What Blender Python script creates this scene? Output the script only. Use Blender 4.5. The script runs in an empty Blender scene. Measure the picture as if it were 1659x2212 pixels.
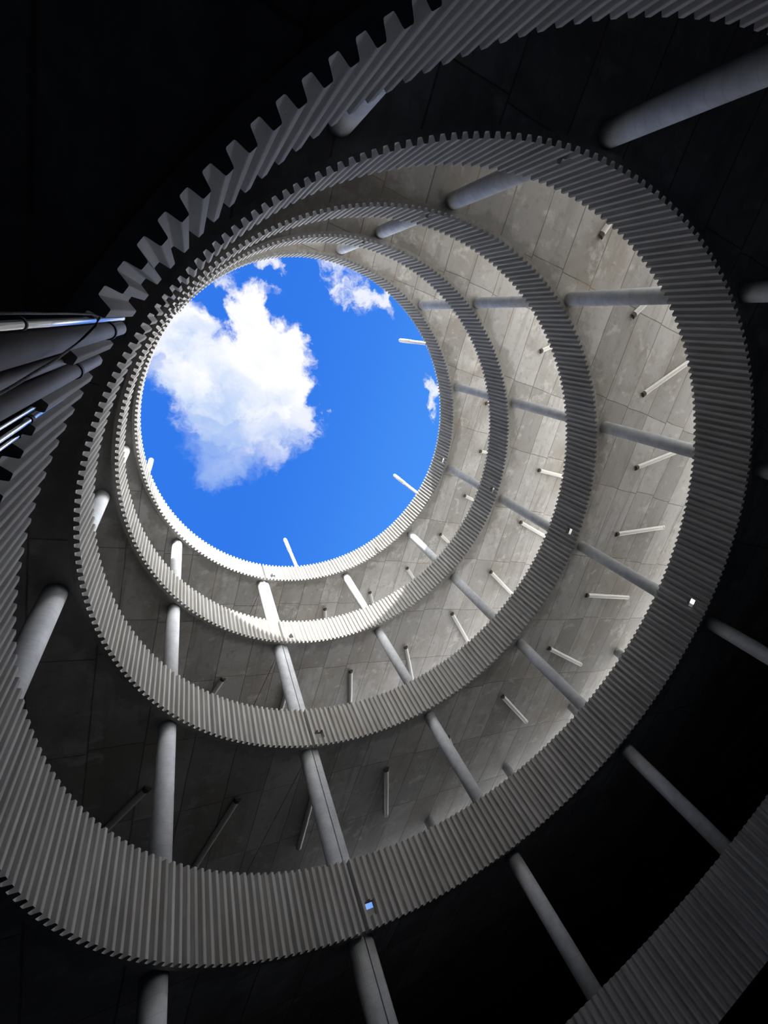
import bpy, bmesh, math, random
from mathutils import Vector, Matrix

random.seed(7)
S = bpy.context.scene
COL = S.collection

# ------------------------------------------------------------------ geometry of the spiral
# World: origin on the axis of the spiral at floor level, Z up.  phi grows as the ramp goes DOWN.
F_PX, VX, VY = 904.022, 409.256, 679.274
AX, AY = 4.24299, 3.73214
EYE = 1.6                                   # height of the lens above the floor
RAD, PITCH, PARA = 5.98983, 3.87952, 1.10
RIB_D = 0.068
RIB = 360.0 / 270.0
PAN_OUT = RAD + 0.125                       # outer face of the parapet
SLAB_IN, SLAB_OUT = RAD + 0.115, 13.2
STEP = 0.05                                 # soffit lies a little above the parapet's underside
SLAB_T = 0.26
PHI_TOP, PHI_END = -141.0, 1600.0
JOINT = 112.7

def rmod(phi):
    t = math.radians(phi)
    return (-0.02095 * math.cos(2 * t) - 0.05753 * math.sin(2 * t)
            - 0.01104 * math.cos(3 * t) + 0.02566 * math.sin(3 * t))

def zs(phi):
    """height of the parapet's underside"""
    t = math.radians(phi); u = (phi - 540.0) / 360.0
    return (15.87739 - PITCH * phi / 360.0 + 0.01632 * u * u + 0.03257 * u ** 3
            - 0.13241 * math.cos(t) - 0.06352 * math.sin(t)
            + 0.02487 * math.cos(2 * t) + 0.03155 * math.sin(2 * t)) + EYE

def pol(r, phi, z):
    t = math.radians(phi)
    return Vector((r * math.cos(t), r * math.sin(t), z))

CAM_LOC = Vector((-AX, -AY, EYE))

def cam_rot():
    d = Vector(((VX - 829.5) / F_PX, (VY - 1106.0) / F_PX, 1.0)).normalized()
    return Vector((0, 0, 1)).rotation_difference(d).to_matrix()      # world -> lens (x right, y down, z forward)
ROT = cam_rot()

def pixel(p):
    q = ROT @ (p - CAM_LOC)
    return 829.5 + F_PX * q.x / q.z, 1106.0 + F_PX * q.y / q.z

# ------------------------------------------------------------------ camera
cd = bpy.data.cameras.new('camera')
cam = bpy.data.objects.new('camera', cd); COL.objects.link(cam)
cd.sensor_fit = 'HORIZONTAL'; cd.sensor_width = 36.0
cd.lens = F_PX / 1659.0 * 36.0
cd.clip_start = 0.01; cd.clip_end = 2000
RT = ROT.transposed()
cam.matrix_world = Matrix.Translation(CAM_LOC) @ Matrix((RT.col[0], -RT.col[1], -RT.col[2])).transposed().to_4x4()
S.camera = cam

# ------------------------------------------------------------------ exposure
vs = S.view_settings
S.display_settings.display_device = 'sRGB'
vs.view_transform = 'Standard'; vs.look = 'None'; vs.gamma = 1.0; vs.use_curve_mapping = False
vs.exposure = 0.0
S.cycles.max_bounces = 8; S.cycles.diffuse_bounces = 6
S.cycles.use_denoising = True

# ------------------------------------------------------------------ node helper
class NT:
    def __init__(self, tree):
        self.t = tree; self.n = tree.nodes; self.l = tree.links; self.n.clear()
    def new(self, kind, **kw):
        nd = self.n.new(kind)
        for k, v in kw.items(): setattr(nd, k, v)
        return nd
    def put(self, sock, v):
        if hasattr(v, 'is_linked') or isinstance(v, bpy.types.NodeSocket): self.l.new(v, sock)
        else: sock.default_value = v
    def m(self, op, a, b=0.0, c=0.0, clamp=False):
        nd = self.new('ShaderNodeMath', operation=op, use_clamp=clamp)
        self.put(nd.inputs[0], a); self.put(nd.inputs[1], b); self.put(nd.inputs[2], c)
        return nd.outputs[0]
    def comb(self, x, y, z):
        nd = self.new('ShaderNodeCombineXYZ')
        for i, v in enumerate((x, y, z)): self.put(nd.inputs[i], v)
        return nd.outputs[0]
    def sep(self, v):
        nd = self.new('ShaderNodeSeparateXYZ'); self.put(nd.inputs[0], v); return nd.outputs
    def noise(self, vec, scale=5.0, detail=4.0, rough=0.55, dist=0.0):
        nd = self.new('ShaderNodeTexNoise')
        if vec is not None: self.put(nd.inputs['Vector'], vec)
        nd.inputs['Scale'].default_value = scale; nd.inputs['Detail'].default_value = detail
        nd.inputs['Roughness'].default_value = rough; nd.inputs['Distortion'].default_value = dist
        return nd.outputs['Fac']
    def mapr(self, v, a, b, c=0.0, d=1.0, smooth=False):
        nd = self.new('ShaderNodeMapRange', interpolation_type='SMOOTHSTEP' if smooth else 'LINEAR')
        self.put(nd.inputs[0], v)
        for i, x in enumerate((a, b, c, d)): self.put(nd.inputs[i + 1], x)
        return nd.outputs[0]
    def mix(self, f, a, b, mode='MIX'):
        nd = self.new('ShaderNodeMix', data_type='RGBA', blend_type=mode)
        self.put(nd.inputs[0], f)
        for s, v in ((nd.inputs[6], a), (nd.inputs[7], b)):
            self.put(s, v if not isinstance(v, tuple) else (v + (1.0,))[:4])
        return nd.outputs[2]
    def scale3(self, v, s):
        nd = self.new('ShaderNodeVectorMath', operation='MULTIPLY')
        self.put(nd.inputs[0], v); nd.inputs[1].default_value = s; return nd.outputs[0]

# ------------------------------------------------------------------ sky: blue with one big cumulus and a few wisps
SKY = 1.0
world = bpy.data.worlds.new('sky'); S.world = world; world.use_nodes = True
w = NT(world.node_tree)
d = w.new('ShaderNodeTexCoord').outputs['Generated']
dx, dy, dz = w.sep(d)
up = w.m('MAXIMUM', dz, 0.03)
u = w.m('DIVIDE', dx, up); v = w.m('DIVIDE', dy, up)
uv = w.comb(u, v, 0.0)
warp = w.m('MULTIPLY', w.m('SUBTRACT', w.noise(uv, 9.0, 5.0, 0.6), 0.5), 0.16)
warp2 = w.m('MULTIPLY', w.m('SUBTRACT', w.noise(w.comb(v, u, 3.7), 9.0, 5.0, 0.6), 0.5), 0.16)
uw = w.m('ADD', u, warp); vw = w.m('ADD', v, warp2)

def blob(cu, cv, ru, rv, a=0.0, k=1.0):
    ca, sa = math.cos(a), math.sin(a)
    x = w.m('SUBTRACT', uw, cu); y = w.m('SUBTRACT', vw, cv)
    p = w.m('DIVIDE', w.m('ADD', w.m('MULTIPLY', x, ca), w.m('MULTIPLY', y, sa)), ru)
    q = w.m('DIVIDE', w.m('SUBTRACT', w.m('MULTIPLY', y, ca), w.m('MULTIPLY', x, sa)), rv)
    return w.m('MULTIPLY', w.m('SUBTRACT', 1.0, w.m('ADD', w.m('MULTIPLY', p, p), w.m('MULTIPLY', q, q))), k)

def union(l):
    o = l[0]
    for x in l[1:]: o = w.m('SMOOTH_MAX', o, x, 0.12)
    return o
big = union([blob(0.080, 0.125, 0.165, 0.105), blob(-0.025, 0.035, 0.072, 0.085), blob(0.128, 0.025, 0.062, 0.100), blob(0.165, 0.06, 0.07, 0.07),
             blob(0.19, 0.14, 0.075, 0.085)])
thin = union([blob(0.07, 0.265, 0.12, 0.10, 0.3), blob(0.15, 0.285, 0.06, 0.05), blob(0.035, 0.335, 0.07, 0.05), blob(-0.075, 0.10, 0.05, 0.03)])
wisp = union([blob(0.335, -0.09, 0.095, 0.032, 0.62, 0.8), blob(0.40, -0.065, 0.05, 0.025, 0.3, 0.8), blob(0.575, 0.15, 0.025, 0.06, -0.35, 0.9),
              blob(0.085, -0.075, 0.045, 0.022, 1.0, 0.8), blob(0.155, -0.115, 0.05, 0.016, 0.1, 0.8)])
fine = w.noise(w.comb(uw, vw, 1.3), 26.0, 8.0, 0.62)
fine0 = w.m('SUBTRACT', fine, 0.5)
d_big = w.mapr(w.m('ADD', big, w.m('MULTIPLY', fine0, 1.3)), -0.08, 0.50, smooth=True)
d_thin = w.m('MULTIPLY', w.mapr(w.m('ADD', thin, w.m('MULTIPLY', fine0, 1.1)), -0.15, 0.9, smooth=True), 0.62)
d_wisp = w.m('MULTIPLY', w.mapr(w.m('ADD', wisp, w.m('MULTIPLY', fine0, 3.2)), 0.05, 1.0, smooth=True), 0.85)
# broken cloud lower in the sky, away from the opening
far = w.mapr(w.m('ADD', w.m('MULTIPLY', u, u), w.m('MULTIPLY', v, v)), 0.75, 1.6)
d_far = w.m('MULTIPLY', w.mapr(w.noise(uv, 1.1, 6.0, 0.6), 0.42, 0.62), far)
mid = w.m('MULTIPLY', w.mapr(w.m('ADD', union([blob(0.105, 0.20, 0.165, 0.13), blob(0.20, 0.20, 0.075, 0.08)]), w.m('MULTIPLY', fine0, 1.2)), -0.1, 0.6, smooth=True), 0.86)
d_thin = w.m('MAXIMUM', d_thin, mid)
dens = w.m('MAXIMUM', w.m('MAXIMUM', d_big, d_thin), w.m('MAXIMUM', d_wisp, d_far))
# grey-blue body, brightest along the upper right
lum = w.mapr(w.m('ADD', w.m('SUBTRACT', w.m('MULTIPLY', u, 1.1), w.m('MULTIPLY', v, 1.5)),
                 w.m('MULTIPLY', w.m('SUBTRACT', w.noise(w.comb(uw, vw, 6.1), 11.0, 4.0, 0.5), 0.5), 1.0)), -0.42, 0.06, smooth=True)
cloud = w.mix(lum, (0.46, 0.62, 0.94), (1.0, 1.01, 1.04))
haze = w.mapr(w.m('ADD', u, w.m('MULTIPLY', v, 0.25)), 0.15, 0.75, 0.0, 1.0, True)
blue = w.mix(haze, (0.032, 0.195, 0.83), (0.062, 0.285, 0.93))
blue = w.mix(w.mapr(dz, 0.0, 0.42, 1.0, 0.0, True), blue, (0.85, 0.97, 1.10))
# glow of bright haze around the sun; unseen left sky darkened to dim right-hand parapets
sund = w.new('ShaderNodeVectorMath', operation='DOT_PRODUCT')
w.l.new(d, sund.inputs[0]); sund.inputs[1].default_value = (math.cos(math.radians(-73)) * 0.873, math.sin(math.radians(-73)) * 0.873, 0.488)
glow = w.m('POWER', w.mapr(sund.outputs['Value'], 0.62, 1.0, smooth=True), 1.3)
left_dim = w.mapr(u, -0.40, -0.12, 0.15, 1.0, True)
blue = w.mix(1.0, blue, w.comb(left_dim, left_dim, left_dim), 'MULTIPLY')
skyc = w.mix(dens, blue, cloud)
skyc = w.mix(glow, skyc, (3.6, 3.4, 3.1))
fill_bank = w.m('MULTIPLY', w.mapr(v, -1.08, -0.66, 1.0, 0.0, True), w.mapr(w.m('ABSOLUTE', w.m('SUBTRACT', u, 0.25)), 0.35, 0.75, 1.0, 0.0, True))  # added bright patch of unseen sky, brightens the parapets facing the sun side
fill_bank = w.m('MULTIPLY', fill_bank, w.mapr(w.noise(uv, 4.0, 6.0, 0.6), 0.22, 0.42))
skyc = w.mix(fill_bank, skyc, (13.0, 13.0, 13.0))
side = w.m('MULTIPLY', w.mapr(u, 0.61, 0.72, smooth=True), w.mapr(w.noise(uv, 3.0, 6.0, 0.6), 0.34, 0.52))  # added bright sky past the opening's right edge, brightens the left-hand parapets
skyc = w.mix(w.m('MULTIPLY', side, w.mapr(dz, 0.15, 0.45)), skyc, (13.0, 13.0, 13.0))

bg = w.new('ShaderNodeBackground'); w.l.new(skyc, bg.inputs[0]); bg.inputs[1].default_value = SKY
w.l.new(bg.outputs[0], w.new('ShaderNodeOutputWorld').inputs[0])

# ------------------------------------------------------------------ sun
SUN_AZ, SUN_EL, SUN_E = -73.0, 29.2, 14.0
sl = bpy.data.lights.new('sun', 'SUN'); sl.energy = SUN_E; sl.angle = math.radians(0.53); sl.color = (1.0, 0.955, 0.89)
sun = bpy.data.objects.new('sun', sl); COL.objects.link(sun)
sv = Vector((math.cos(math.radians(SUN_AZ)) * math.cos(math.radians(SUN_EL)), math.sin(math.radians(SUN_AZ)) * math.cos(math.radians(SUN_EL)), math.sin(math.radians(SUN_EL))))
sun.rotation_euler = sv.to_track_quat('Z', 'Y').to_euler(); sun.location = sv * 60

# ------------------------------------------------------------------ materials
def mat(name):
    m = bpy.data.materials.new(name); m.use_nodes = True
    n = NT(m.node_tree)
    b = n.new('ShaderNodeBsdfPrincipled'); o = n.new('ShaderNodeOutputMaterial')
    n.l.new(b.outputs[0], o.inputs[0])
    return m, n, b

def plain(name, col, rough=0.6, metal=0.0, var=0.12, scale=12.0):
    m, n, b = mat(name)
    p = n.new('ShaderNodeTexCoord').outputs['Object']
    f = n.mapr(n.noise(p, scale, 4.0), 0.3, 0.7)
    n.l.new(n.mix(f, tuple(c * (1 - var) for c in col), tuple(min(1, c * (1 + var)) for c in col)), b.inputs['Base Color'])
    b.inputs['Roughness'].default_value = rough; b.inputs['Metallic'].default_value = metal
    return m

def make_rib_concrete():
    m, n, b = mat('ribbed_concrete')
    p = n.new('ShaderNodeTexCoord').outputs['Object']
    streak = n.noise(n.scale3(p, (9.0, 9.0, 0.55)), 1.0, 4.0, 0.6)
    blot = n.noise(p, 1.1, 5.0, 0.6)
    c = n.mix(n.mapr(streak, 0.32, 0.7), (0.31, 0.303, 0.285), (0.50, 0.492, 0.468))
    c = n.mix(n.mapr(blot, 0.42, 0.72, 0.0, 0.55), c, (0.30, 0.28, 0.24))
    pits = n.mapr(n.noise(p, 38.0, 2.0), 0.72, 0.76, 0.0, 0.6)
    c = n.mix(pits, c, (0.12, 0.115, 0.11))
    n.l.new(c, b.inputs['Base Color']); b.inputs['Roughness'].default_value = 0.82
    bp = n.new('ShaderNodeBump'); bp.inputs['Strength'].default_value = 0.12; bp.inputs['Distance'].default_value = 0.01
    n.l.new(streak, bp.inputs['Height']); n.l.new(bp.outputs[0], b.inputs['Normal'])
    return m

def make_soffit():
    """board-marked concrete: formwork sheets laid along the ramp, thin joints, water stains"""
    m, n, b = mat('soffit_concrete')
    p = n.new('ShaderNodeTexCoord').outputs['Object']
    X, Y, Z = n.sep(p)
    ca, sa = math.cos(math.radians(13.0)), math.sin(math.radians(13.0))
    V = n.m('DIVIDE', n.m('SUBTRACT', n.m('ADD', n.m('MULTIPLY', X, ca), n.m('MULTIPLY', Y, sa)), 0.70), 0.90)     # rows of sheets
    U = n.m('DIVIDE', n.m('SUBTRACT', n.m('SUBTRACT', n.m('MULTIPLY', Y, ca), n.m('MULTIPLY', X, sa)), 0.62), 2.22)  # sheets along a row
    wob = n.m('MULTIPLY', n.m('SUBTRACT', n.noise(p, 0.7, 2.0), 0.5), 0.06)
    V2 = n.m('ADD', V, wob)
    row = n.m('FLOOR', V2)
    skew = n.m('MULTIPLY', n.m('SUBTRACT', n.noise(n.comb(n.m('MULTIPLY', row, 7.31), 0.0, 0.0), 3.1, 0.0), 0.5), 0.16)
    U2 = n.m('ADD', U, n.m('ADD', skew, wob))
    cell = n.new('ShaderNodeTexWhiteNoise', noise_dimensions='3D')
    n.l.new(n.comb(n.m('FLOOR', U2), row, n.m('FLOOR', n.m('DIVIDE', Z, 3.9))), cell.inputs['Vector'])
    cv = cell.outputs['Value']
    fu = n.m('ABSOLUTE', n.m('SUBTRACT', n.m('FRACT', n.m('ADD', U2, 0.5)), 0.5))
    fv = n.m('ABSOLUTE', n.m('SUBTRACT', n.m('FRACT', n.m('ADD', V2, 0.5)), 0.5))
    ln = n.m('MAXIMUM', n.mapr(fu, 0.003, 0.007, 1.0, 0.0), n.mapr(fv, 0.008, 0.018, 1.0, 0.0))
    c = n.mix(cv, (0.46, 0.455, 0.44), (0.71, 0.705, 0.69))
    big = n.noise(p, 0.42, 6.0, 0.62, 0.6)
    c = n.mix(n.mapr(big, 0.46, 0.66, 0.0, 0.7), c, (0.40, 0.36, 0.30))
    run = n.noise(n.comb(n.m('MULTIPLY', V, 3.2), n.m('MULTIPLY', U, 0.9), Z), 1.0, 5.0, 0.65, 0.4)       # streaks along the sheets
    c = n.mix(n.mapr(run, 0.52, 0.66, 0.0, 0.55), c, (0.36, 0.345, 0.32))
    wash = n.noise(p, 2.0, 6.0, 0.68, 0.35)
    c = n.mix(n.mapr(wash, 0.55, 0.66, 0.0, 0.65), c, (0.84, 0.83, 0.80))
    c = n.mix(n.mapr(n.noise(p, 5.5, 4.0, 0.6), 0.56, 0.72, 0.0, 0.4), c, (0.27, 0.25, 0.22))
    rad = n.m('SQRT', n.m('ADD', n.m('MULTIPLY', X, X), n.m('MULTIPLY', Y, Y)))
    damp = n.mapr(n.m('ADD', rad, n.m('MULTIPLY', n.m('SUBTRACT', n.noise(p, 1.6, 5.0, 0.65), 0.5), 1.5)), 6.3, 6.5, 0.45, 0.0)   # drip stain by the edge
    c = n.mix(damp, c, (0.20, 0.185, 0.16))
    rust = n.mix(n.mapr(n.noise(p, 0.9, 3.0), 0.55, 0.6), (0.13, 0.12, 0.11), (0.38, 0.24, 0.12))
    c = n.mix(n.m('MULTIPLY', ln, 0.75), c, rust)
    n.l.new(c, b.inputs['Base Color']); b.inputs['Roughness'].default_value = 0.75
    bp = n.new('ShaderNodeBump'); bp.inputs['Strength'].default_value = 0.2; bp.inputs['Distance'].default_value = 0.01
    n.l.new(n.m('SUBTRACT', wash, ln), bp.inputs['Height']); n.l.new(bp.outputs[0], b.inputs['Normal'])
    return m

def make_column_concrete():
    m, n, b = mat('column_concrete')
    p = n.new('ShaderNodeTexCoord').outputs['Object']
    x, y, z = n.sep(p)
    ph = n.m('ADD', n.m('MULTIPLY', z, 6.2), n.m('MULTIPLY', n.noise(p, 2.0, 2.0), 1.1))
    seam = n.mapr(n.m('ABSOLUTE', n.m('SUBTRACT', n.m('FRACT', ph), 0.5)), 0.0, 0.06, 1.0, 0.0)
    c = n.mix(n.mapr(n.noise(p, 4.0, 5.0, 0.6), 0.3, 0.7), (0.43, 0.445, 0.465), (0.63, 0.65, 0.675))
    c = n.mix(n.m('MULTIPLY', seam, 0.28), c, (0.24, 0.25, 0.26))
    n.l.new(c, b.inputs['Base Color']); b.inputs['Roughness'].default_value = 0.7
    return m

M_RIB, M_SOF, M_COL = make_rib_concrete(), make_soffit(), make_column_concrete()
M_ROAD = plain('road_asphalt', (0.11, 0.108, 0.105), 0.9)
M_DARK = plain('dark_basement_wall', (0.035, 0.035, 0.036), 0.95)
M_GROUND = plain('pale_gravel', (0.80, 0.775, 0.73), 0.95, scale=0.3)
M_WHITE = plain('white_diffuser', (0.86, 0.86, 0.83), 0.35, var=0.03)
M_CASE = plain('grey_housing', (0.42, 0.41, 0.39), 0.5)
M_CAP = plain('rusty_cap', (0.10, 0.075, 0.055), 0.7)
M_STEEL = plain('bright_steel', (0.72, 0.74, 0.78), 0.2, 1.0, var=0.06)
M_PVC = plain('grey_plastic_pipe', (0.40, 0.39, 0.40), 0.55, var=0.06)
M_BLACK = plain('black_rubber', (0.02, 0.02, 0.022), 0.55)
M_CORD = plain('braided_cord', (0.30, 0.28, 0.22), 0.8, scale=120.0, var=0.5)
M_POST = plain('white_post_paint', (0.78, 0.78, 0.76), 0.45, var=0.04)

# ------------------------------------------------------------------ object helpers
def link(name, bm, mats, parent=None, smooth=False, loc=None):
    me = bpy.data.meshes.new(name)
    bmesh.ops.recalc_face_normals(bm, faces=bm.faces)
    if loc is not None:
        bmesh.ops.translate(bm, verts=bm.verts, vec=-Vector(loc))
    bm.to_mesh(me); bm.free()
    for m in (mats if isinstance(mats, (list, tuple)) else [mats]): me.materials.append(m)
    if smooth:
        for p in me.polygons: p.use_smooth = True
    o = bpy.data.objects.new(name, me); COL.objects.link(o)
    if loc is not None: o.location = loc
    if parent is not None: o.parent = parent
    return o

def thing(name, loc, label, cat, group=None):
    o = bpy.data.objects.new(name, None); COL.objects.link(o); o.location = loc; o.empty_display_size = 0.2
    return tag(o, label, cat, group)

def tag(o, label, cat, group=None):
    o['label'] = label; o['category'] = cat; o['kind'] = 'thing'
    if group: o['group'] = group
    return o

def structure(o, label=None):
    o['kind'] = 'structure'
    if label: o['label'] = label
    return o

def tube(bm, pts, rad, seg=16, cap=True):
    """swept round tube through pts (radius may be a list)"""
    n = len(pts); rings = []
    for i, p in enumerate(pts):
        a = pts[max(i - 1, 0)]; b = pts[min(i + 1, n - 1)]
        t = (b - a).normalized()
        ref = Vector((0, 0, 1)) if abs(t.z) < 0.9 else Vector((1, 0, 0))
        x = t.cross(ref).normalized(); y = t.cross(x).normalized()
        r = rad[i] if isinstance(rad, (list, tuple)) else rad
        rings.append([bm.verts.new(p + x * r * math.cos(2 * math.pi * k / seg) + y * r * math.sin(2 * math.pi * k / seg)) for k in range(seg)])
    for A, B in zip(rings, rings[1:]):
        for k in range(seg): bm.faces.new((A[k], A[(k + 1) % seg], B[(k + 1) % seg], B[k]))
    if cap:
        bm.faces.new(rings[0][::-1]); bm.faces.new(rings[-1])
    return bm

def prism(bm, outline, o, ex, ey, ez, l0, l1):
    """outline in (ex,ey) pulled along ez from l0 to l1, starting at o"""
    A = [bm.verts.new(o + ex * a + ey * b + ez * l0) for a, b in outline]
    B = [bm.verts.new(o + ex * a + ey * b + ez * l1) for a, b in outline]
    n = len(A)
    for i in range(n): bm.faces.new((A[i], A[(i + 1) % n], B[(i + 1) % n], B[i]))
    bm.faces.new(A[::-1]); bm.faces.new(B)
    return bm

ORD = ['first', 'second', 'third', 'fourth', 'fifth', 'sixth']
HOURS = ['twelve', 'one', 'two', 'three', 'four', 'five', 'six', 'seven', 'eight', 'nine', 'ten', 'eleven']
def clock(p):
    """where a point lies around the sky opening, as a clock time"""
    x, y = pixel(p)
    a = math.degrees(math.atan2(x - 640, -(y - 890))) % 360
    h = int(round(a / 7.5)) % 48
    base = HOURS[h // 4]; nxt = HOURS[(h // 4 + 1) % 12]
    return [base + " o'clock", 'quarter past ' + base, 'half past ' + base, 'quarter to ' + nxt][h % 4]

def band(phi):
    """which parapet counted outwards from the sky"""
    th = phi % 360; k = int(math.floor(phi / 360.0))
    return k + (1 if th < 217 else 2)

# ------------------------------------------------------------------ the ramp, one slab per turn
def ramp_slab(a, b):
    bm = bmesh.new()
    n = max(2, int((b - a) / 1.5)); rs = [SLAB_IN, 6.6, 7.6, 8.8, 10.2, SLAB_OUT]
    grid = []
    for i in range(n + 1):
        ph = a + (b - a) * i / n; z = zs(ph)
        lo = [(bm.verts.new(pol(r + (rmod(ph) if r < 6.5 else 0), ph, z + STEP)), ph, r) for r in rs]
        hi = [(bm.verts.new(pol(r + (rmod(ph) if r < 6.5 else 0), ph, z + STEP + SLAB_T)), ph, r) for r in rs]
        grid.append((lo, hi))
    def face(q, mi):
        f = bm.faces.new([x[0] for x in q]); f.material_index = mi

    for (l0, h0), (l1, h1) in zip(grid, grid[1:]):
        for j in range(len(rs) - 1):
            face((l0[j], l0[j + 1], l1[j + 1], l1[j]), 0)
            face((h0[j], h1[j], h1[j + 1], h0[j + 1]), 1)
        face((l0[0], l1[0], h1[0], h0[0]), 0)
        face((l0[-1], h0[-1], h1[-1], l1[-1]), 0)
    for l, h in (grid[0], grid[-1]):
        for j in range(len(rs) - 1): face((l[j], h[j], h[j + 1], l[j + 1]), 0)
    return bm

cuts = [PHI_TOP] + [JOINT + 360 * k for k in range(0, 4)] + [PHI_END]
TURN = ['topmost turn', 'second turn from the top', 'third turn from the top', 'fourth turn from the top', 'lowest turn']
for i, (a, b) in enumerate(zip(cuts, cuts[1:])):
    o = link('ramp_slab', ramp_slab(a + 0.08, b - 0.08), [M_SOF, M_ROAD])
    structure(o, 'concrete slab of the spiral ramp, ' + TURN[i])

# ------------------------------------------------------------------ the ribbed parapets
PROFILE = [(0.00, 0.15), (0.02, 0.05), (0.055, 0.0), (0.345, 0.0), (0.38, 0.05), (0.40, 0.15), (0.49, 0.85), (0.51, 0.95), (0.55, 1.0), (0.85, 1.0), (0.89, 0.95), (0.91, 0.85)]
HOLES = [(ph - 0.95, ph + 0.95, 0.18, 0.40) for ph in
         (13.4, 109.5, 274.8, 373.9, 469.9, 634.4, 733.0, 830.5, 994.8, 1093.4, 1190.8)]

def parapet(a, b):
    bm = bmesh.new()
    cols = []; i0 = int(math.floor(a / RIB)) - 1
    ph = []
    for i in range(i0, int(b / RIB) + 2):
        for f, dd in PROFILE:
            x = (i + f) * RIB
            if a <= x <= b: ph.append((x, dd))
    for h0, h1, _, _ in HOLES:
        for x in (h0, h1):
            if a < x < b:
                i = min(range(len(ph)), key=lambda k: abs(ph[k][0] - x)); 
                ph.append((x, ph[i][1]))
    ph.sort()
    def inhole(x0, x1):
        m = (x0 + x1) / 2
        for h in HOLES:
            if h[0] < m < h[1]: return h
        return None
    def ring(x, dd, zl, zh):
        r = RAD - 0.008 + rmod(x) + RIB_D * dd; ro = PAN_OUT + rmod(x); z = zs(x)
        return [bm.verts.new(pol(r, x, z + zl)), bm.verts.new(pol(r, x, z + zh)),
                bm.verts.new(pol(ro, x, z + zh)), bm.verts.new(pol(ro, x, z + zl))]
    def skin(A, B):
        for k in range(4):
            bm.faces.new((A[k], A[(k + 1) % 4], B[(k + 1) % 4], B[k]))
    prev_mode, prevs = None, []
    for (x0, d0), (x1, d1) in zip(ph, ph[1:]):
        h = inhole(x0, x1)
        spans = [(0.0, PARA)] if h is None else [(0.0, h[2]), (h[3], PARA)]
        mode = 'w' if h is None else 'h'
        if mode != prev_mode:
            for R in prevs: bm.faces.new(R)
            prevs = [ring(x0, d0, *s) for s in spans]
            for R in prevs: bm.faces.new(R[::-1])
        nxt = [ring(x1, d1, *s) for s in spans]
        for A, B in zip(prevs, nxt): skin(A, B)
        prevs, prev_mode = nxt, mode
    for R in prevs: bm.faces.new(R)
    return bm

PAR_LAB = ['ribbed concrete parapet rimming the sky opening, sunlit along its lower side',
           'ribbed concrete parapet second out from the sky, sunlit patch above its lowest point',
           'ribbed concrete parapet third out from the sky, wholly in shade',
           'wide ribbed concrete parapet fourth out from the sky, with a bright drain slot low down',
           'nearest ribbed concrete parapet, big teeth beside the pipes and dark towards the corners']
for i, (a, b) in enumerate(zip(cuts, cuts[1:])):
    o = link('parapet', parapet(a + 0.06, b - 0.06), M_RIB)
    tag(o, PAR_LAB[i], 'parapet', 'ribbed parapets of the spiral ramp')

# ------------------------------------------------------------------ inner columns, one per storey
COL_R, COL_RAD = 6.36, 0.158
COLS = [('plain', 146.3), ('joint', JOINT), ('plain', 79.9), ('plain', 47.8), ('plain', 15.8), ('plain', -16.7),
        ('plain', -49.3), ('plain', -82.0), ('plain', 179.0), ('plain', 246.3)]
HIDDEN = {(246, -1), (246, 0), (246, 1), }      # wholly behind the nearer parapets


def half_round(bm, side, o, er, et, z0, z1):
    """half of a joint column: flat at the joint, rounded at the far end"""
    pts = [(-COL_RAD, 0.012)]
    pts += [(-COL_RAD * math.cos(t), 0.08 + COL_RAD * math.sin(t)) for t in [math.pi * k / 14 for k in range(15)]]
    pts += [(COL_RAD, 0.012)]
    return prism(bm, pts, o, er, et * side, Vector((0, 0, 1)), z0, z1)

for kind, th in COLS:
    for k in range(-1, 4):
        ph = th + 360 * k
        if ph < PHI_TOP + 4: continue
        ph2 = ph + 360
        if ph2 > PHI_END - 5: continue
        z1 = zs(ph) + STEP; z0 = zs(ph2) + STEP + SLAB_T
        px = pixel(pol(COL_R, ph, z1))
        if (round(th), k) in HIDDEN: continue
        if not (-60 < px[0] < 1720 and -60 < px[1] < 2270): continue
        nb = band(ph)
        where = clock(pol(COL_R, ph, z1 - 0.4))
        lab = 'column between %s and %s parapets out from sky, at %s' % (ORD[nb - 1], ORD[nb], where)
        base = pol(COL_R, ph, z0)
        if kind == 'plain':
            bm = bmesh.new()
            tube(bm, [base + Vector((0, 0, zz)) for zz in (0.0, (z1 - z0) * 0.5, z1 - z0 + 0.01)], COL_RAD, 32)
            o = link('column', bm, M_COL, loc=base)
            for p in o.data.polygons: p.use_smooth = abs(p.normal.z) < 0.5
            tag(o, 'round ' + lab, 'column', 'round columns around the void')
        else:
            r = thing('joint_column', base, 'split double ' + lab, 'column', 'split columns at the ramp joint')
            er = pol(1, ph, 0); et = pol(1, ph + 90, 0)
            for sd in (1, -1):
                bm = bmesh.new(); half_round(bm, sd, Vector((0, 0, 0)), er, et, 0.0, z1 - z0 + 0.01)
                o = link('column_half', bm, M_COL, parent=r)

# outer columns that show past the third parapet
for ph in (754.7, 768.0, 784.4, 800.9):
    z1 = zs(ph) + STEP; z0 = zs(ph + 360) + STEP + SLAB_T
    base = pol(11.6, ph, z0)
    bm = bmesh.new(); tube(bm, [base, base + Vector((0, 0, z1 - z0 + 0.01))], 0.16, 28)
    o = link('column', bm, M_COL, loc=base)
    for p in o.data.polygons: p.use_smooth = abs(p.normal.z) < 0.5
    tag(o, 'outer column stub showing above the fourth parapet, at %s' % clock(pol(11.6, ph, z1 - 0.3)), 'column', 'outer columns of the ramp')

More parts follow.
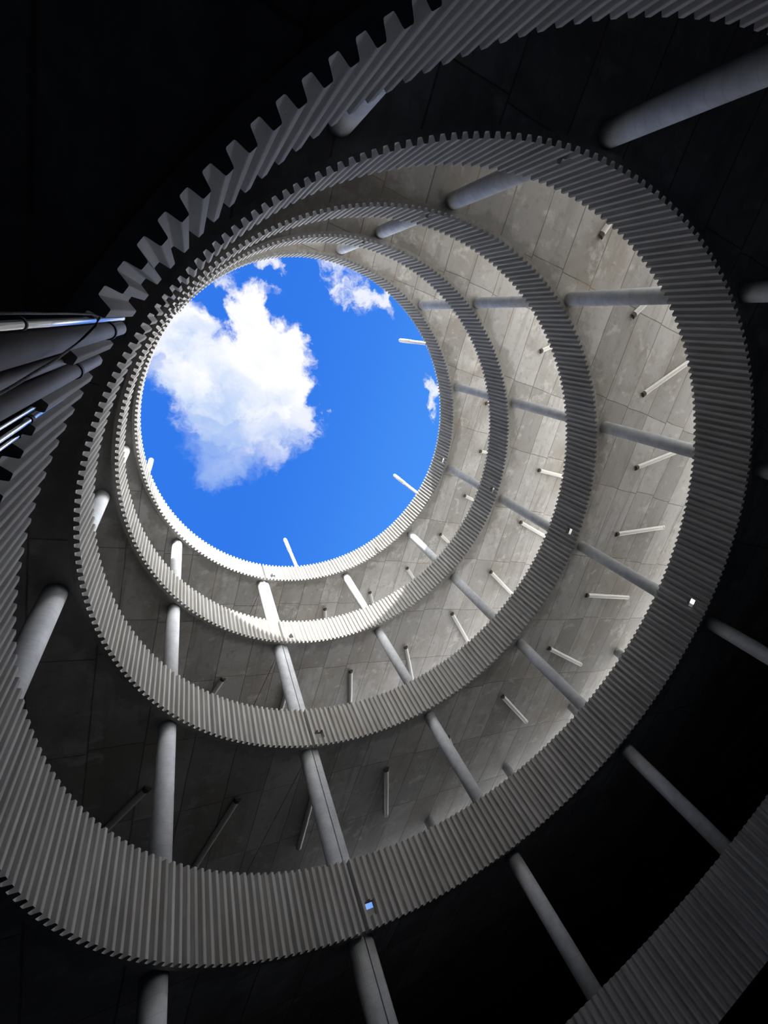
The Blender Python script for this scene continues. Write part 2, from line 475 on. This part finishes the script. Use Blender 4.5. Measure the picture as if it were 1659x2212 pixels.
# ------------------------------------------------------------------ strip lights under the slabs
LIGHTS = [(-8.8, -8.6), (7.3, 7.5), (23.6, 23.8), (39.7, 40.3), (56.6, 56.5), (72.2, 72.5), (88.6, 88.3),
          (332.4, 333.6), (365.0, 366.9), (381.0, 382.6), (398.2, 399.4), (415.2, 415.7), (432.1, 432.6), (449.3, 448.9), (466.4, 465.7), (483.1, 483.0),
          (666.9, 665.5), (683.1, 681.4), (699.3, 696.7), (715.4, 713.0), (731.3, 728.8), (747.5, 744.3), (763.2, 761.0), (779.3, 777.1),
          (795.4, 793.6), (811.1, 809.6), (827.3, 825.6), (842.5, 841.7), (858.8, 858.0)]
def strip_light(pa, pb):
    A = pol(7.70, pa, zs(pa) + STEP); B = pol(9.98, pb, zs(pb) + STEP)
    ez = (B - A).normalized(); L = (B - A).length
    ex = ez.cross(Vector((0, 0, 1))).normalized(); ey = ex.cross(ez).normalized()
    if ey.z > 0: ey = -ey                                   # ey hangs down from the soffit
    nb = band(pa)
    t = thing('strip_light', A, 'white strip light between %s and %s parapets out from sky, at %s' % (ORD[nb - 1], ORD[nb], clock(A)), 'light', 'strip lights under the ramp')
    O = Vector((0, 0, 0))
    bm = bmesh.new(); prism(bm, [(-0.055, -0.004), (0.055, -0.004), (0.055, 0.03), (-0.055, 0.03)], O, ex, ey, ez, 0.02, L - 0.02)
    link('housing', bm, M_CASE, parent=t)
    bm = bmesh.new()
    arc = [(0.075 * math.cos(a), 0.032 + 0.070 * math.sin(a)) for a in [math.pi * k / 10 for k in range(11)]]
    prism(bm, arc[::-1], O, ex, ey, ez, 0.09, L - 0.07)
    link('diffuser', bm, M_WHITE, parent=t, smooth=False)
    for s0, s1, m in ((0.0, 0.09, M_CAP), (L - 0.07, L, M_WHITE)):
        bm = bmesh.new(); prism(bm, [(x * 1.08, y * 1.06) for x, y in arc[::-1]] , O, ex, ey, ez, s0, s1)
        link('end_cap', bm, m, parent=t)
for pa, pb in LIGHTS: strip_light(pa, pb)

# ------------------------------------------------------------------ lamp posts on the top deck
for th, top in ((164.7, 18.31), (96.81, 19.13), (32.55, 19.77), (-32.68, 20.62)):
    z0 = zs(th) + STEP + SLAB_T; base = pol(6.34, th, z0); H = top + EYE - z0
    t = thing('lamp_post', base, 'white lamp post rising against the sky above the rim at %s' % clock(pol(6.34, th, top + EYE)), 'lamp post', 'lamp posts on the top deck')
    bm = bmesh.new(); tube(bm, [Vector((0, 0, 0)), Vector((0, 0, H - 1.3))], 0.075, 20); link('pole', bm, M_POST, parent=t, smooth=False)
    hh = [(H - 1.3, 0.09), (H - 0.12, 0.09), (H - 0.05, 0.075), (H - 0.01, 0.04), (H, 0.005)]
    bm = bmesh.new(); tube(bm, [Vector((0, 0, a)) for a, _ in hh], [r for _, r in hh], 20); link('lamp_head', bm, M_WHITE, parent=t, smooth=True)
    bm = bmesh.new(); tube(bm, [Vector((0, 0, 0)), Vector((0, 0, 0.03))], 0.14, 20); link('base_plate', bm, M_POST, parent=t)

# ------------------------------------------------------------------ pipes on the face of the nearest parapet
def at_wall(az, off):
    """plan position in direction az from the lens, off in front of the rib crests"""
    c, s = math.cos(math.radians(az)), math.sin(math.radians(az)); rr = RAD - off
    b = CAM_LOC.x * c + CAM_LOC.y * s
    D = -b + math.sqrt(b * b - (CAM_LOC.x ** 2 + CAM_LOC.y ** 2 - rr * rr))
    return Vector((CAM_LOC.x + D * c, CAM_LOC.y + D * s, 0)), D

def clamp_ring(bm, z, r, out):
    tube(bm, [Vector((0, 0, z - 0.02)), Vector((0, 0, z + 0.02))], r * 1.12 + 0.003, 20)
    ex = out; ey = Vector((0, 0, 1)).cross(ex)
    prism(bm, [(r, -0.35 * r - 0.004), (r + 0.03, -0.35 * r - 0.004), (r + 0.03, 0.35 * r + 0.004), (r, 0.35 * r + 0.004)], Vector((0, 0, z)), ex, ey, Vector((0, 0, 1)), -0.018, 0.018)
    return bm

def pipe(az, off, rad, ztop, name, label, m, clamps, elbow=True):
    p, D = at_wall(az, off)
    t = thing(name, Vector((p.x, p.y, 0)), label, 'pipe', 'pipes on the nearest parapet')
    bm = bmesh.new()
    out = Vector((p.x, p.y, 0)).normalized()
    pts = [Vector((0, 0, 0)), Vector((0, 0, ztop - 0.06))]
    if elbow:
        pts += [Vector((0, 0, ztop - 0.06)) + out * (0.06 - 0.06 * math.cos(a)) + Vector((0, 0, 0.06 * math.sin(a))) for a in [math.pi / 2 * k / 6 for k in range(1, 7)]]
        pts += [pts[-1] + out * 0.3]
    else:
        pts += [Vector((0, 0, ztop))]
    tube(bm, pts, rad, 24)
    o = link('pipe_run', bm, m, parent=t, smooth=True)
    for z in clamps:
        bm = clamp_ring(bmesh.new(), z, rad, out)
        link('pipe_clamp', bm, M_BLACK, parent=t)
    return t
pipe(171.9, 0.065, 0.0155, 5.04, 'steel_conduit', 'bright steel conduit, topmost of the pipes, with a cord tied along it', M_STEEL, (), False)
pipe(164.6, 0.085, 0.042, 5.05, 'drain_pipe', 'thick grey drain pipe just below the bright steel conduit', M_PVC, (4.51,))
pipe(156.9, 0.04, 0.026, 4.66, 'drain_pipe', 'narrower grey pipe wedged between the two thick drain pipes', M_PVC, (4.50,), False)
pipe(151.2, 0.075, 0.037, 5.08, 'drain_pipe', 'thick grey drain pipe next above the three thin bluish conduits', M_PVC, (4.41,))
pipe(147.09, 0.055, 0.0105, 4.77, 'steel_conduit', 'thin steel conduit, upper of the three close together', M_STEEL, (4.34,), False)
pipe(144.95, 0.055, 0.0145, 4.83, 'steel_conduit', 'wider steel conduit, middle of the three close together', M_STEEL, (4.13,), False)
pipe(143.35, 0.05, 0.0115, 4.71, 'steel_conduit', 'thin steel conduit, lowest of the three close together', M_STEEL, (4.10,), False)

# cord: one strand along the conduit, tied, then slung across the grey pipes
def lens_pt(az, D, z): return Vector((CAM_LOC.x + D * math.cos(math.radians(az)), CAM_LOC.y + D * math.sin(math.radians(az)), z))
bm = bmesh.new()
strand = [lens_pt(*q) for q in ((175.1, 0.36, 2.6), (175.3, 0.36, 2.95), (175.2, 0.36, 3.1), (175.3, 0.36, 3.35), (174.9, 0.36, 3.75), (172.9, 0.37, 4.0))]
sling = [lens_pt(*q) for q in ((172.9, 0.37, 4.0), (172.3, 0.29, 3.45), (167.9, 0.308, 3.433), (163.0, 0.346, 3.376), (159.6, 0.379, 3.28), (157.0, 0.41, 3.152), (155.8, 0.426, 3.025), (154.6, 0.443, 2.914), (154.0, 0.452, 2.825), (153.2, 0.46, 2.6))]
tube(bm, strand, 0.0035, 8); tube(bm, sling, 0.0038, 8)
for zz in (4.05, 3.05):
    pc, _ = at_wall(171.9, 0.065)
    tube(bm, [Vector((pc.x, pc.y, zz - 0.008)), Vector((pc.x, pc.y, zz + 0.008))], 0.0185, 16)
o = link('cord', bm, M_CORD, smooth=True); tag(o, 'braided cord tied round the steel conduit and slung across the grey pipes', 'cord')

# small bent spout hanging under the topmost slab
bm = bmesh.new()
q = pol(6.02, -70.5, zs(-70.5)); inn = pol(-1, -70.5, 0)
tube(bm, [q + Vector((0, 0, 0.1)) - inn * 0.25, q + Vector((0, 0, -0.05)) - inn * 0.25, q + Vector((0, 0, -0.55)) - inn * 0.2, q + Vector((0, 0, -0.66)) - inn * 0.1, q + Vector((0, 0, -0.70)) + inn * 0.12], 0.016, 10)
o = link('drain_spout', bm, M_PVC, smooth=True); tag(o, 'thin hooked drain spout hanging under the rim beside a column at half past twelve', 'pipe')

# ------------------------------------------------------------------ floor, retaining walls, ground outside
ZG = 6.2 + EYE
def ring_wall(name, r0, r1, a0, a1, z0, z1, m, step=3.0):
    bm = bmesh.new(); n = max(2, int((a1 - a0) / step)); prev = None
    for i in range(n + 1):
        a = a0 + (a1 - a0) * i / n
        R = [bm.verts.new(pol(r0, a, z0)), bm.verts.new(pol(r1, a, z0)), bm.verts.new(pol(r1, a, z1)), bm.verts.new(pol(r0, a, z1))]
        if prev:
            for k in range(4): bm.faces.new((prev[k], prev[(k + 1) % 4], R[(k + 1) % 4], R[k]))
        else: bm.faces.new(R[::-1])
        prev = R
    bm.faces.new(prev)
    return structure(link(name, bm, m))
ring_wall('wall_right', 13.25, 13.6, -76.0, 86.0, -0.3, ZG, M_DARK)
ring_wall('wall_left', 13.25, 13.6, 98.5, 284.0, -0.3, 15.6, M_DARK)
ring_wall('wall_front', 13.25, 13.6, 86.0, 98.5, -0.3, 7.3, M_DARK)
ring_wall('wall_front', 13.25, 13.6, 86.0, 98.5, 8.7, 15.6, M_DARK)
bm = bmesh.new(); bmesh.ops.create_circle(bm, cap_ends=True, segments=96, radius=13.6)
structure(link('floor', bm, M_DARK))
bm = bmesh.new()
for i in range(96):
    a, b = 360 * i / 96, 360 * (i + 1) / 96
    q = [bm.verts.new(pol(r, x, ZG)) for r, x in ((13.6, a), (160, a), (160, b), (13.6, b))]
    bm.faces.new(q)
bmesh.ops.remove_doubles(bm, verts=bm.verts, dist=1e-4)
structure(link('ground', bm, M_GROUND))
